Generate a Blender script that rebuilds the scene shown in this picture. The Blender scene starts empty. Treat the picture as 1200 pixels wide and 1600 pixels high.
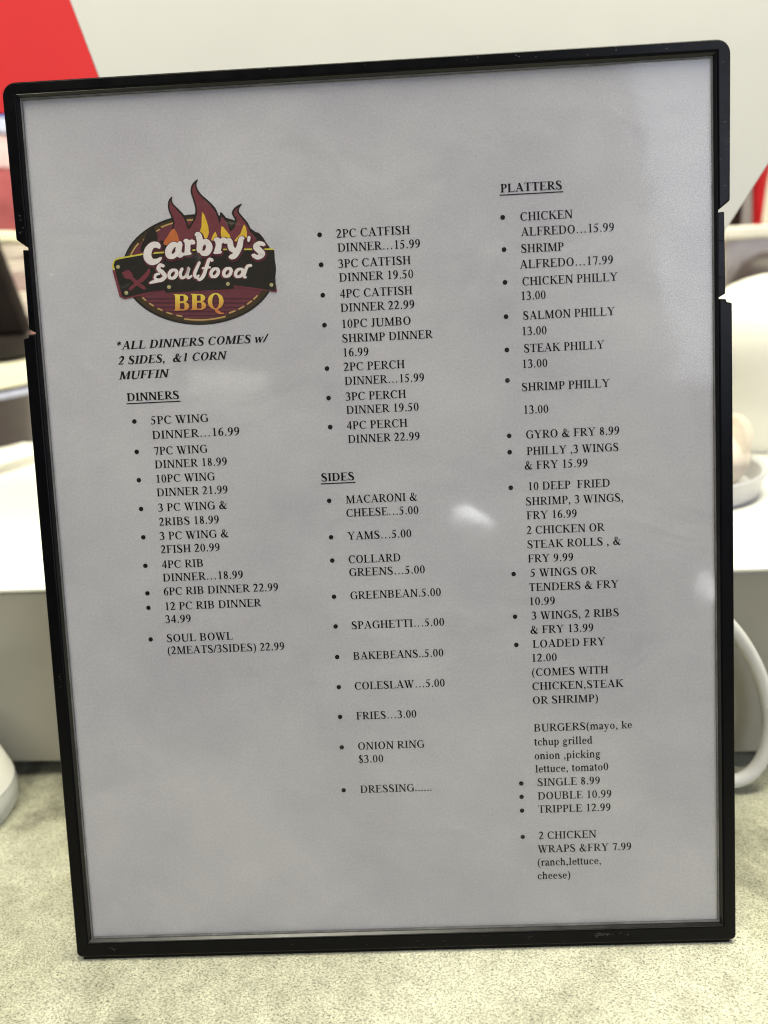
import bpy, bmesh, math, random
from mathutils import Vector, Matrix

scene = bpy.context.scene
COL = scene.collection
MM = 0.001
random.seed(7)

# ---------------------------------------------------------------------------
# Camera, world, lamps, exposure
# ---------------------------------------------------------------------------
LEAN = math.radians(12.0)                       # the menu holder leans back this far
BASE = Vector((0, 0, 7.2*MM))

cam_data = bpy.data.cameras.new('camera')
cam = bpy.data.objects.new('camera', cam_data); COL.objects.link(cam); scene.camera = cam
right = Vector((0.99856576, 0.01629323, -0.05099961))
up = Vector((0.04383612, 0.29807759, 0.95353455))
fwd = Vector((-0.030738, 0.95440258, -0.29693584))
m = Matrix((right, up, -fwd)).transposed().to_4x4()
m.translation = Vector((8.414*MM, -213.349*MM, 220.189*MM))
cam.matrix_world = m
cam_data.sensor_fit = 'AUTO'; cam_data.sensor_width = 36.0
cam_data.lens = 1240.0/1600.0*36.0
cam_data.clip_start = 0.01; cam_data.clip_end = 30.0
cam_data.dof.use_dof = True
cam_data.dof.focus_distance = 0.2546
cam_data.dof.aperture_fstop = 8.0

world = bpy.data.worlds.new('World'); scene.world = world; world.use_nodes = True
bg = world.node_tree.nodes['Background']
bg.inputs[0].default_value = (0.95, 0.94, 1.0, 1); bg.inputs[1].default_value = 0.12

def lamp(name, loc, target, size, size_y, watts, color):
    d = bpy.data.lights.new(name, 'AREA'); d.shape = 'RECTANGLE'; d.size = size; d.size_y = size_y
    d.energy = watts; d.color = color
    o = bpy.data.objects.new(name, d); COL.objects.link(o); o.location = loc
    o.rotation_euler = (Vector(target)-Vector(loc)).to_track_quat('-Z', 'Y').to_euler()
    return o
# ceiling panel over the counter, and the lamps of the room behind the photographer
lamp('ceiling_lamp', (0.05, -0.10, 1.35), (0.0, -0.02, 0.0), 1.9, 0.16, 27.5, (1.0, 0.96, 0.78))
# three small lamps far behind the photographer: their reflections are the bright spots on the cover
def mirror_lamp(name, px, py, dist, size, size_y, watts, color, roll=0.0):
    """Stands where a ray from the camera, mirrored by the flat cover at (px, py) mm, arrives."""
    X = Vector((1, 0, 0)); S = Vector((0, math.sin(LEAN), math.cos(LEAN))); N = Vector((0, -math.cos(LEAN), math.sin(LEAN)))
    P = BASE+X*px*MM+S*py*MM+N*0.7*MM; d = (P-m.translation).normalized(); r = d-N*2*d.dot(N)
    o = lamp(name, P+r*dist, P, size, size_y, watts, color)
    o.rotation_euler = (o.rotation_euler.to_matrix() @ Matrix.Rotation(roll, 3, 'Z')).to_euler()
    return o
mirror_lamp('room_lamp', 28.1, 137.3, 2.6, 0.12, 0.024, 0.62, (0.95, 0.98, 1.0), math.radians(-26))
mirror_lamp('room_lamp', -46.2, 183.5, 2.6, 0.28, 0.09, 0.55, (1.0, 0.98, 0.78))
mirror_lamp('room_lamp', 103.5, 112.0, 2.6, 0.04, 0.08, 0.28, (0.97, 0.98, 1.0))
mirror_lamp('window', 134.0, 236.0, 2.6, 0.90, 1.1, 18.0, (0.78, 0.84, 1.0))
lamp('back_counter_lamp', (0.1, 0.52, 1.25), (0.0, 0.46, 0.1), 1.2, 0.30, 18.0, (1.0, 0.975, 0.70))

scene.cycles.use_light_tree = False
scene.cycles.pixel_filter_type = 'BLACKMAN_HARRIS'; scene.cycles.filter_width = 1.1
scene.view_settings.view_transform = 'Standard'
scene.view_settings.look = 'None'
scene.view_settings.exposure = 0.0
scene.view_settings.gamma = 1.0

# ---------------------------------------------------------------------------
# Materials
# ---------------------------------------------------------------------------
def new_mat(name):
    mt = bpy.data.materials.new(name); mt.use_nodes = True
    nt = mt.node_tree; return mt, nt, nt.nodes['Principled BSDF']
def node(nt, t, **kw):
    n = nt.nodes.new(t)
    for k, v in kw.items():
        if k in n.inputs: n.inputs[k].default_value = v
        else: setattr(n, k, v)
    return n
def plain(name, color, rough=0.5, spec=0.5, var=0.06, scale=60.0, bump=0.0, bscale=400.0, metal=0.0, **kw):
    """One colour with faint noise in tone and roughness, optional fine relief."""
    mt, nt, b = new_mat(name)
    tc = node(nt, 'ShaderNodeTexCoord')
    no = node(nt, 'ShaderNodeTexNoise', Scale=scale, Detail=5.0); nt.links.new(tc.outputs['Object'], no.inputs['Vector'])
    r = node(nt, 'ShaderNodeMapRange'); nt.links.new(no.outputs['Fac'], r.inputs['Value'])
    r.inputs['From Min'].default_value = 0.3; r.inputs['From Max'].default_value = 0.7
    r.inputs['To Min'].default_value = 1-var; r.inputs['To Max'].default_value = 1+var
    mx = node(nt, 'ShaderNodeVectorMath', operation='SCALE'); mx.inputs[0].default_value = color
    nt.links.new(r.outputs[0], mx.inputs['Scale']); nt.links.new(mx.outputs[0], b.inputs['Base Color'])
    r2 = node(nt, 'ShaderNodeMapRange'); nt.links.new(no.outputs['Fac'], r2.inputs['Value'])
    r2.inputs['To Min'].default_value = max(0.02, rough*0.75); r2.inputs['To Max'].default_value = min(1, rough*1.25)
    nt.links.new(r2.outputs[0], b.inputs['Roughness'])
    b.inputs['Specular IOR Level'].default_value = spec; b.inputs['Metallic'].default_value = metal
    if bump:
        n2 = node(nt, 'ShaderNodeTexNoise', Scale=bscale, Detail=4.0); nt.links.new(tc.outputs['Object'], n2.inputs['Vector'])
        bp = node(nt, 'ShaderNodeBump', Strength=bump, Distance=0.0003); nt.links.new(n2.outputs['Fac'], bp.inputs['Height'])
        nt.links.new(bp.outputs[0], b.inputs['Normal'])
    for k, v in kw.items(): b.inputs[k].default_value = v
    return mt

COUNTER_SHADE_OFFSET = (4.65, -0.64, 0.0)  # places the stone mottling's dark blotches by the cabinet, standing in for shade there
def counter_material():
    mt, nt, b = new_mat('stone_laminate'); L = nt.links.new
    tc = node(nt, 'ShaderNodeTexCoord')
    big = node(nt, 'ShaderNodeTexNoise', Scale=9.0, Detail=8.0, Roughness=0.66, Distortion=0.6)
    off = node(nt, 'ShaderNodeMapping'); off.inputs['Location'].default_value = COUNTER_SHADE_OFFSET; L(tc.outputs['Object'], off.inputs['Vector']); L(off.outputs[0], big.inputs['Vector'])
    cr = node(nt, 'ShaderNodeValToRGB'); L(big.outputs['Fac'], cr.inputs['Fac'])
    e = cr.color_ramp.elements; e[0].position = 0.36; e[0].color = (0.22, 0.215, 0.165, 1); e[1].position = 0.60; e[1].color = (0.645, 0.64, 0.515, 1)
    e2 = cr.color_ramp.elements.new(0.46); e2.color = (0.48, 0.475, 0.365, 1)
    mp = node(nt, 'ShaderNodeMapping'); mp.inputs['Scale'].default_value = (1, 1.25, 1); mp.inputs['Rotation'].default_value = (0, 0, 0.5); L(tc.outputs['Object'], mp.inputs['Vector'])
    fine = node(nt, 'ShaderNodeTexNoise', Scale=1350.0, Detail=4.0, Roughness=0.7, Distortion=0.8); L(mp.outputs[0], fine.inputs['Vector'])
    fr = node(nt, 'ShaderNodeMapRange'); L(fine.outputs['Fac'], fr.inputs['Value'])
    fr.inputs['From Min'].default_value = 0.32; fr.inputs['From Max'].default_value = 0.56; fr.inputs['To Min'].default_value = 0.18; fr.inputs['To Max'].default_value = 1.06
    mid = node(nt, 'ShaderNodeTexNoise', Scale=120.0, Detail=6.0, Roughness=0.7); L(tc.outputs['Object'], mid.inputs['Vector'])
    mr = node(nt, 'ShaderNodeMapRange'); L(mid.outputs['Fac'], mr.inputs['Value'])
    mr.inputs['From Min'].default_value = 0.3; mr.inputs['From Max'].default_value = 0.7; mr.inputs['To Min'].default_value = 0.80; mr.inputs['To Max'].default_value = 1.16
    mu = node(nt, 'ShaderNodeMath', operation='MULTIPLY'); L(fr.outputs[0], mu.inputs[0]); L(mr.outputs[0], mu.inputs[1])
    vm = node(nt, 'ShaderNodeVectorMath', operation='SCALE'); L(cr.outputs[0], vm.inputs[0]); L(mu.outputs[0], vm.inputs['Scale'])
    L(vm.outputs[0], b.inputs['Base Color']); b.inputs['Roughness'].default_value = 0.48; b.inputs['Specular IOR Level'].default_value = 0.35
    bp = node(nt, 'ShaderNodeBump', Strength=0.25, Distance=0.0002); L(fine.outputs['Fac'], bp.inputs['Height']); L(bp.outputs[0], b.inputs['Normal'])
    return mt

def paper_material():
    mt, nt, b = new_mat('printed_paper'); L = nt.links.new
    tc = node(nt, 'ShaderNodeTexCoord')
    n1 = node(nt, 'ShaderNodeTexNoise', Scale=16.0, Detail=7.0, Roughness=0.6); L(tc.outputs['Object'], n1.inputs['Vector'])
    n2 = node(nt, 'ShaderNodeTexNoise', Scale=1400.0, Detail=2.0); L(tc.outputs['Object'], n2.inputs['Vector'])
    cr = node(nt, 'ShaderNodeValToRGB'); L(n1.outputs['Fac'], cr.inputs['Fac'])
    e = cr.color_ramp.elements; e[0].position = 0.33; e[0].color = (0.445, 0.435, 0.492, 1); e[1].position = 0.68; e[1].color = (0.548, 0.540, 0.578, 1)
    r = node(nt, 'ShaderNodeMapRange'); L(n2.outputs['Fac'], r.inputs['Value']); r.inputs['From Min'].default_value = 0.3; r.inputs['From Max'].default_value = 0.7
    r.inputs['To Min'].default_value = 0.93; r.inputs['To Max'].default_value = 1.06
    vm = node(nt, 'ShaderNodeVectorMath', operation='SCALE'); L(cr.outputs[0], vm.inputs[0]); L(r.outputs[0], vm.inputs['Scale'])
    L(vm.outputs[0], b.inputs['Base Color']); b.inputs['Roughness'].default_value = 0.75; b.inputs['Specular IOR Level'].default_value = 0.2
    n3 = node(nt, 'ShaderNodeTexNoise', Scale=26.0, Detail=3.0, Distortion=0.7); L(tc.outputs['Object'], n3.inputs['Vector'])
    bp = node(nt, 'ShaderNodeBump', Strength=0.8, Distance=0.0014); L(n3.outputs['Fac'], bp.inputs['Height']); L(bp.outputs[0], b.inputs['Normal'])
    return mt

def cover_material():
    """Clear acrylic sheet: see-through with a surface reflection, slightly wavy, with dust and smears."""
    mt = bpy.data.materials.new('clear_acrylic'); mt.use_nodes = True; nt = mt.node_tree; nt.nodes.clear(); L = nt.links.new
    out = node(nt, 'ShaderNodeOutputMaterial'); tc = node(nt, 'ShaderNodeTexCoord')
    tr = node(nt, 'ShaderNodeBsdfTransparent'); tr.inputs[0].default_value = (0.95, 0.95, 0.95, 1)
    gl = node(nt, 'ShaderNodeBsdfGlossy'); gl.inputs['Roughness'].default_value = 0.065
    lw = node(nt, 'ShaderNodeLayerWeight'); lw.inputs['Blend'].default_value = 0.5     # Schlick reflectance, the same from both sides
    pw = node(nt, 'ShaderNodeMath', operation='POWER'); L(lw.outputs['Facing'], pw.inputs[0]); pw.inputs[1].default_value = 5.0
    fz = node(nt, 'ShaderNodeMath', operation='MULTIPLY_ADD'); L(pw.outputs[0], fz.inputs[0]); fz.inputs[1].default_value = 0.6; fz.inputs[2].default_value = 0.045
    wv = node(nt, 'ShaderNodeTexNoise', Scale=30.0, Detail=2.2, Roughness=0.45, Distortion=0.2); L(tc.outputs['Object'], wv.inputs['Vector'])
    bp = node(nt, 'ShaderNodeBump', Strength=0.3, Distance=0.0006); L(wv.outputs['Fac'], bp.inputs['Height']); L(bp.outputs[0], gl.inputs['Normal'])
    gh = node(nt, 'ShaderNodeBsdfGlossy'); gh.inputs['Roughness'].default_value = 0.26; L(bp.outputs[0], gh.inputs['Normal'])   # the film's faint haze round every reflection
    gm = node(nt, 'ShaderNodeMixShader'); gm.inputs[0].default_value = 0.62; L(gl.outputs[0], gm.inputs[1]); L(gh.outputs[0], gm.inputs[2]); gl = gm
    m1 = node(nt, 'ShaderNodeMixShader'); L(fz.outputs[0], m1.inputs[0]); L(tr.outputs[0], m1.inputs[1]); L(gl.outputs[0], m1.inputs[2])
    df = node(nt, 'ShaderNodeBsdfDiffuse'); df.inputs[0].default_value = (0.85, 0.85, 0.83, 1)
    # smears
    mp = node(nt, 'ShaderNodeMapping'); mp.inputs['Scale'].default_value = (1, 1.8, 1); mp.inputs['Rotation'].default_value = (0, 0, 0.6); L(tc.outputs['Object'], mp.inputs['Vector'])
    sm = node(nt, 'ShaderNodeTexNoise', Scale=60.0, Detail=8.0, Roughness=0.7, Distortion=0.4); L(mp.outputs[0], sm.inputs['Vector'])
    sr = node(nt, 'ShaderNodeMapRange'); L(sm.outputs['Fac'], sr.inputs['Value']); sr.inputs['From Min'].default_value = 0.62; sr.inputs['From Max'].default_value = 0.85
    sr.inputs['To Min'].default_value = 0.0; sr.inputs['To Max'].default_value = 0.22
    ad = node(nt, 'ShaderNodeMath', operation='ADD', use_clamp=True); L(sr.outputs[0], ad.inputs[0]); ad.inputs[1].default_value = 0.006
    vo = node(nt, 'ShaderNodeTexVoronoi', Scale=120.0, Randomness=1.0); L(tc.outputs['Object'], vo.inputs['Vector'])
    sz = node(nt, 'ShaderNodeSeparateColor'); L(vo.outputs['Color'], sz.inputs[0])
    th = node(nt, 'ShaderNodeMapRange'); L(sz.outputs[0], th.inputs['Value']); th.inputs['From Min'].default_value = 0.86; th.inputs['From Max'].default_value = 1.0; th.inputs['To Min'].default_value = 0.0; th.inputs['To Max'].default_value = 0.055
    lt = node(nt, 'ShaderNodeMath', operation='LESS_THAN'); L(vo.outputs['Distance'], lt.inputs[0]); L(th.outputs[0], lt.inputs[1])
    dm = node(nt, 'ShaderNodeMath', operation='MULTIPLY_ADD', use_clamp=True); L(lt.outputs[0], dm.inputs[0]); dm.inputs[1].default_value = 0.55; L(ad.outputs[0], dm.inputs[2])
    ad = dm
    m2 = node(nt, 'ShaderNodeMixShader'); L(ad.outputs[0], m2.inputs[0]); L(m1.outputs[0], m2.inputs[1]); L(df.outputs[0], m2.inputs[2])
    L(m2.outputs[0], out.inputs['Surface']); return mt

def glassy(name, color, amount=0.35, rough=0.1):
    """Thin translucent plastic."""
    mt, nt, b = new_mat(name); L = nt.links.new
    tr = node(nt, 'ShaderNodeBsdfTransparent'); tr.inputs[0].default_value = (*color, 1)
    b.inputs['Base Color'].default_value = (*color, 1); b.inputs['Roughness'].default_value = rough
    mx = node(nt, 'ShaderNodeMixShader'); mx.inputs[0].default_value = amount
    L(tr.outputs[0], mx.inputs[1]); L(b.outputs[0], mx.inputs[2]); L(mx.outputs[0], nt.nodes['Material Output'].inputs['Surface']); return mt

M = {
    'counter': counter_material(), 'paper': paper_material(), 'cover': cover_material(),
    'black': plain('black_plastic', (0.0012, 0.0012, 0.002), 0.30, 0.14, 0.2, 200, 0.02, 900),
    'lip': plain('dark_grey_plastic', (0.006, 0.006, 0.008), 0.22, 0.35, 0.15, 200),
    'rim': plain('acrylic_cut_edge', (0.11, 0.11, 0.115), 0.25, 0.6, 0.3, 150),
    'toner': plain('black_toner', (0.004, 0.0035, 0.0035), 0.8, 0.03, 0.3, 900),
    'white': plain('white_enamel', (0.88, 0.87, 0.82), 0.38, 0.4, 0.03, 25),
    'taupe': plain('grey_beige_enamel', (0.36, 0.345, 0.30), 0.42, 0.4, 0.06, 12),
    'card': plain('white_card', (0.54, 0.535, 0.52), 0.5, 0.3, 0.05, 9, 0.05, 500),
    'red': plain('red_print', (0.58, 0.03, 0.035), 0.7, 0.12, 0.05, 15),
    'wall': plain('grey_wall', (0.34, 0.30, 0.30), 0.8, 0.2, 0.15, 6),
    'steel': plain('brushed_steel', (0.55, 0.50, 0.50), 0.35, 0.5, 0.12, 40, metal=0.6),
    'pale': plain('pale_rim', (0.80, 0.76, 0.68), 0.4, 0.4, 0.05, 50),
    'brown': plain('dark_brown_plastic', (0.016, 0.012, 0.011), 0.45, 0.2, 0.25, 40),
    'mauve': plain('dark_mauve_plastic', (0.045, 0.034, 0.036), 0.4, 0.3, 0.3, 40),
    'deepred': plain('red_plastic', (0.55, 0.02, 0.03), 0.25, 0.6, 0.2, 40),
    'pinkred': plain('faded_red_plastic', (0.33, 0.085, 0.095), 0.3, 0.5, 0.3, 25),
    'blue': plain('blue_plastic', (0.06, 0.09, 0.38), 0.35, 0.5, 0.2, 60),
    'cream': plain('cream_plastic', (0.85, 0.82, 0.66), 0.35, 0.4, 0.08, 40),
    'cable': plain('white_rubber', (0.80, 0.79, 0.77), 0.42, 0.4, 0.04, 80),
    'foam': plain('white_foam', (0.84, 0.84, 0.82), 0.6, 0.3, 0.03, 80, 0.2, 1500),
    'foamgrey': plain('grey_plastic_rim', (0.50, 0.50, 0.53), 0.4, 0.4, 0.05, 60),
    'bread': plain('pale_bread', (0.86, 0.76, 0.64), 0.7, 0.2, 0.15, 70, 0.6, 260),
    'palepink': plain('pale_pink_plastic', (0.55, 0.40, 0.42), 0.4, 0.4, 0.1, 60), 'paleblue': plain('pale_blue_plastic', (0.45, 0.48, 0.66), 0.35, 0.5, 0.25, 90),
    'napkin': plain('napkin_paper', (0.86, 0.85, 0.80), 0.8, 0.1, 0.03, 80, 0.4, 500),
    'clear': glassy('clear_plastic', (0.95, 0.96, 0.95), 0.50, 0.08),
    'cup': glassy('hazy_plastic', (0.97, 0.90, 0.86), 0.85, 0.15),
}
# ---------------------------------------------------------------------------
# A serif alphabet drawn as strokes (units: 1000 per em, capitals 662 high)
# ---------------------------------------------------------------------------
THIN = 7.0
class Pen:
    """Collects flat pieces; bo = extra weight for the bold cut."""
    def __init__(self, bo=0.0):
        self.v = []; self.f = []; self.bo = bo; self.k = 0
    def poly(self, pts):
        b = len(self.v); self.k += 1
        self.v += [(x, y, self.k) for x, y in pts]
        self.f.append(tuple(range(b, b+len(pts))))
    def strip(self, A, B):
        b = len(self.v); n = len(A); self.k += 1
        for p, q in zip(A, B):
            self.v += [(p[0], p[1], self.k), (q[0], q[1], self.k)]
        for i in range(n-1):
            self.f.append((b+2*i, b+2*i+1, b+2*i+3, b+2*i+2))
    def V(self, x, y0, y1, w=92):                      # upright stem centred on x
        w += self.bo; self.poly([(x-w/2, y0), (x+w/2, y0), (x+w/2, y1), (x-w/2, y1)])
    def Hb(self, x0, x1, y, w=34):                     # thin bar
        w += 7+self.bo*0.15; self.poly([(x0, y-w/2), (x1, y-w/2), (x1, y+w/2), (x0, y+w/2)])
    def sb(self, x, hw=105, y=0, w=92):                # foot serif
        w += self.bo; hw += self.bo*0.4
        self.poly([(x-hw, y), (x+hw, y), (x+hw, y+21), (x+w/2, y+58), (x-w/2, y+58), (x-hw, y+21)])
    def st(self, x, hw=105, y=662, w=92):              # head serif
        w += self.bo; hw += self.bo*0.4
        self.poly([(x-hw, y), (x-hw, y-21), (x-w/2, y-58), (x+w/2, y-58), (x+hw, y-21), (x+hw, y)])
    def D(self, x0, y0, x1, y1, w):                    # straight diagonal of horizontal width w
        w += self.bo*0.9 if w > 60 else 8+self.bo*0.2
        self.poly([(x0-w/2, y0), (x0+w/2, y0), (x1+w/2, y1), (x1-w/2, y1)])
    def arc(self, cx, cy, rx, ry, ww, wt, a0=0, a1=360, n=20):
        ww += self.bo*0.85; wt += 7+self.bo*0.15
        A = []; B = []
        for i in range(n+1):
            a = math.radians(a0+(a1-a0)*i/n); c, s = math.cos(a), math.sin(a)
            A.append((cx+rx*c, cy+ry*s)); B.append((cx+(rx-ww)*c, cy+(ry-wt)*s))
        self.strip(A, B)
    def bowl(self, x0, x1, y0, y1, ww=96, wt=34, rx=None):
        ww += self.bo*0.85; wt += 7+self.bo*0.15
        cy = (y0+y1)/2; ry = (y1-y0)/2; rx = rx or min((x1-x0)*0.75, ry*1.15); xc = x1-rx
        A = [(x0, y1)]; B = [(x0, y1-wt)]
        for i in range(15):
            a = math.radians(90-180*i/14); c, s = math.cos(a), math.sin(a)
            A.append((xc+rx*c, cy+ry*s)); B.append((xc+(rx-ww)*c, cy+(ry-wt)*s))
        A.append((x0, y0)); B.append((x0, y0+wt)); self.strip(A, B)
    def S(self, *pts, n=5):                            # smooth stroke through (x, y, width)
        P = [pts[0]]+list(pts)+[pts[-1]]; Q = []
        for i in range(1, len(P)-2):
            for j in range(n):
                t = j/n
                Q.append([0.5*((2*P[i][k])+(-P[i-1][k]+P[i+1][k])*t+(2*P[i-1][k]-5*P[i][k]+4*P[i+1][k]-P[i+2][k])*t*t
                          + (-P[i-1][k]+3*P[i][k]-3*P[i+1][k]+P[i+2][k])*t**3) for k in range(3)])
        Q.append(list(pts[-1])); A = []; B = []
        for i, (x, y, w) in enumerate(Q):
            p, q = Q[max(0, i-1)], Q[min(len(Q)-1, i+1)]
            dx, dy = q[0]-p[0], q[1]-p[1]; l = math.hypot(dx, dy) or 1
            w = w + (self.bo*0.8 if w > 55 else THIN+self.bo*0.25)
            A.append((x-dy/l*w/2, y+dx/l*w/2)); B.append((x+dy/l*w/2, y-dx/l*w/2))
        self.strip(A, B)
    def dot(self, cx, cy, r):
        r += self.bo*0.25
        self.poly([(cx+r*math.cos(a*math.pi/6), cy+r*math.sin(a*math.pi/6)) for a in range(12)])

ADV = dict(zip("ABCDEFGHIJKLMNOPQRSTUVWXYZ", [722,667,667,722,611,556,722,722,333,389,722,611,889,722,722,556,722,667,556,611,722,722,944,722,722,611]))
ADV.update(dict(zip("abcdefghijklmnopqrstuvwxyz", [444,500,444,500,444,333,500,500,278,278,500,278,778,500,500,500,500,333,389,278,500,500,722,500,500,444])))
ADV.update({c: 500 for c in "0123456789$*"}); ADV.update({' ': 250, '.': 250, ',': 250, '/': 278, '(': 333, ')': 333, '&': 778, '\u2026': 1000})

def glyph(ch, bo=0.0):
    g = Pen(bo)
    V, Hb, sb, st, D, arc, bowl, S, dot = g.V, g.Hb, g.sb, g.st, g.D, g.arc, g.bowl, g.S, g.dot
    if ch == 'A':
        D(110, 10, 356, 660, 34); D(592, 10, 350, 672, 104); Hb(190, 500, 232, 36); sb(114, 98, 0, 34); sb(580, 126, 0, 104)
    elif ch == 'B':
        V(155, 0, 662, 98); Hb(17, 170, 652, 20); Hb(17, 170, 10, 20); bowl(110, 560, 328, 662, 96, 32, 190); bowl(110, 600, 0, 355, 104, 32, 215)
    elif ch in 'CG':
        arc(370, 331, 342, 345, 112, 32, 42, 305 if ch == 'C' else 300, 26); g.poly([(598, 672), (612, 672), (628, 455), (606, 455), (575, 540)])
        if ch == 'C': S((560, 62, 34), (605, 100, 26), (634, 140, 22))
        else: V(600, 40, 300, 96); g.sb(600, 100, 282, 96) if 0 else Hb(470, 710, 325, 24); S((520, 22, 36), (600, 45, 60))
    elif ch == 'D':
        V(155, 0, 662, 98); Hb(17, 180, 652, 20); Hb(17, 180, 10, 20); bowl(110, 688, 0, 662, 108, 34, 330)
    elif ch == 'E' or ch == 'F':
        V(155, 0, 662, 98); Hb(15, 545, 646, 32); Hb(130, 420, 340, 34); g.poly([(522, 662), (546, 662), (548, 515), (526, 515), (505, 610)])
        g.poly([(418, 430), (438, 430), (438, 250), (418, 250), (402, 323), (402, 357)])
        if ch == 'E': Hb(15, 570, 16, 32); g.poly([(560, 0), (574, 0), (600, 170), (572, 170), (530, 60)]); Hb(15, 260, 10, 20)
        else: sb(155, 130, 0, 98)
    elif ch == 'H':
        for x in (152, 570): V(x, 0, 662, 98); sb(x, 133); st(x, 133)
        Hb(170, 560, 342, 36)
    elif ch == 'I': V(167, 0, 662, 98); sb(167, 142); st(167, 142)
    elif ch == 'J':
        V(225, 120, 662, 98); st(225, 140); S((226, 150, 98), (218, 50, 80), (165, -2, 36), (105, 10, 34)); dot(75, 45, 44)
    elif ch == 'K':
        V(155, 0, 662, 98); sb(155, 130); st(155, 130); D(205, 310, 560, 655, 44); D(610, 10, 300, 390, 126); sb(600, 125, 0, 100); st(560, 112, 662, 44)
    elif ch == 'L':
        V(155, 0, 662, 98); st(155, 135); Hb(12, 560, 16, 32); g.poly([(545, 0), (566, 0), (600, 175), (574, 175), (520, 60)])
    elif ch == 'M':
        V(135, 0, 662, 34); sb(125, 112, 0, 34); D(450, 5, 180, 662, 108); D(432, 5, 705, 662, 40); V(728, 0, 662, 98); sb(733, 132); g.poly([(12, 662), (12, 642), (150, 630), (212, 662)]); g.poly([(680, 662), (863, 662), (863, 642), (700, 622)])
    elif ch == 'N':
        V(125, 0, 662, 34); sb(120, 110, 0, 34); D(600, -11, 150, 662, 112); V(598, -11, 662, 34); st(600, 108, 662, 34); g.poly([(12, 662), (12, 642), (110, 615), (200, 662)])
    elif ch in 'OQ':
        arc(361, 331, 328, 345, 112, 32, 0, 360, 32)
        if ch == 'Q': S((330, 20, 40), (430, -90, 70), (560, -165, 50), (700, -175, 20))
    elif ch == 'P':
        V(152, 0, 662, 98); sb(152, 136); Hb(16, 180, 652, 20); bowl(105, 542, 290, 662, 100, 32, 230)
    elif ch == 'R':
        V(155, 0, 662, 98); sb(155, 136); Hb(17, 180, 652, 20); bowl(105, 565, 318, 662, 100, 32, 225); D(590, 5, 300, 335, 112); sb(600, 70, 0, 90)
    elif ch == 'S':
        S((445, 520, 26), (405, 605, 34), (300, 652, 38), (170, 628, 60), (108, 525, 88), (165, 420, 108), (300, 335, 118), (425, 240, 108), (458, 140, 92), (405, 42, 62), (270, 8, 38), (130, 45, 36), (62, 160, 28))
        g.poly([(438, 676), (455, 676), (465, 465), (442, 465), (425, 560)]); g.poly([(42, -14), (60, -14), (75, 110), (62, 205), (38, 205)])
    elif ch == 'T':
        V(306, 0, 662, 98); sb(306, 148); Hb(30, 580, 646, 32); g.poly([(20, 662), (42, 662), (70, 600), (40, 492), (18, 492)]); g.poly([(592, 662), (570, 662), (542, 600), (572, 492), (594, 492)])
    elif ch == 'U':
        V(155, 200, 662, 98); st(155, 140); V(602, 220, 662, 34); st(605, 102, 662, 34)
        S((155, 230, 98), (168, 110, 96), (250, 28, 66), (375, 6, 46), (505, 40, 42), (585, 120, 38), (602, 250, 34))
    elif ch == 'V': D(372, -11, 150, 655, 112); D(362, -11, 585, 655, 38); st(140, 125, 662, 112); st(595, 102, 662, 38)
    elif ch == 'W':
        D(318, -11, 120, 655, 108); D(308, -11, 488, 560, 38); D(642, -11, 440, 655, 108); D(632, -11, 822, 655, 38); st(115, 112, 662, 108); st(440, 128, 662, 108); st(832, 100, 662, 38)
    elif ch == 'X': D(580, 5, 150, 655, 112); D(120, 5, 570, 655, 38); sb(120, 105, 0, 38); sb(580, 125, 0, 112); st(150, 125, 662, 112); st(570, 105, 662, 38)
    elif ch == 'Y': V(365, 0, 320, 98); sb(365, 142); D(375, 280, 135, 655, 108); D(365, 290, 600, 655, 38); st(135, 125, 662, 108); st(605, 98, 662, 38)
    elif ch == 'Z': D(110, 20, 500, 640, 112); Hb(20, 590, 646, 32); Hb(15, 590, 16, 32)
    elif ch == '0': arc(250, 331, 226, 345, 94, 30, 0, 360, 26)
    elif ch == '1': V(262, 0, 676, 84); sb(262, 135, 0, 84); g.poly([(111, 600), (111, 580), (220, 600), (262, 676)])
    elif ch == '2':
        S((35, 480, 24), (80, 590, 42), (205, 640, 72), (330, 585, 98), (365, 480, 96), (320, 360, 82), (215, 220, 60), (75, 50, 44)); g.poly([(30, 0), (420, 0), (475, 145), (450, 145), (395, 76), (60, 76)])
    elif ch == '3':
        S((45, 540, 24), (110, 630, 48), (220, 645, 60), (335, 590, 88), (352, 500, 86), (300, 400, 60), (185, 345, 28)); S((185, 345, 24), (300, 335, 56), (378, 260, 92), (390, 175, 90), (330, 60, 62), (220, 8, 40), (110, 20, 40)); dot(75, 40, 38)
    elif ch == '4': V(335, 0, 676, 84); Hb(15, 472, 200, 64); D(38, 190, 345, 676, 46)
    elif ch == '5':
        g.poly([(165, 662), (400, 662), (438, 688), (405, 590), (150, 590)]); D(78, 395, 165, 662, 30)
        S((85, 405, 40), (200, 385, 74), (320, 310, 98), (352, 205, 96), (300, 80, 70), (190, 12, 42), (80, 30, 40)); dot(60, 45, 36)
    elif ch == '6': S((440, 668, 22), (300, 630, 46), (165, 500, 86), (105, 330, 94), (95, 240, 96)); arc(262, 205, 214, 219, 92, 32, 0, 360, 24)
    elif ch == '7': g.poly([(20, 510), (40, 505), (100, 590), (450, 590), (450, 662), (78, 662)]); D(260, -8, 415, 610, 66)
    elif ch == '8': arc(245, 515, 172, 161, 80, 30, 0, 360, 22); arc(250, 175, 194, 189, 88, 30, 0, 360, 24); S((105, 440, 90), (240, 350, 100), (395, 250, 90))
    elif ch == '9': S((60, -8, 22), (200, 35, 46), (335, 160, 86), (395, 330, 94), (405, 430, 96)); arc(240, 462, 212, 214, 92, 32, 0, 360, 24)
    elif ch == '.': dot(125, 43, 54)
    elif ch == '\u2026':
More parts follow.
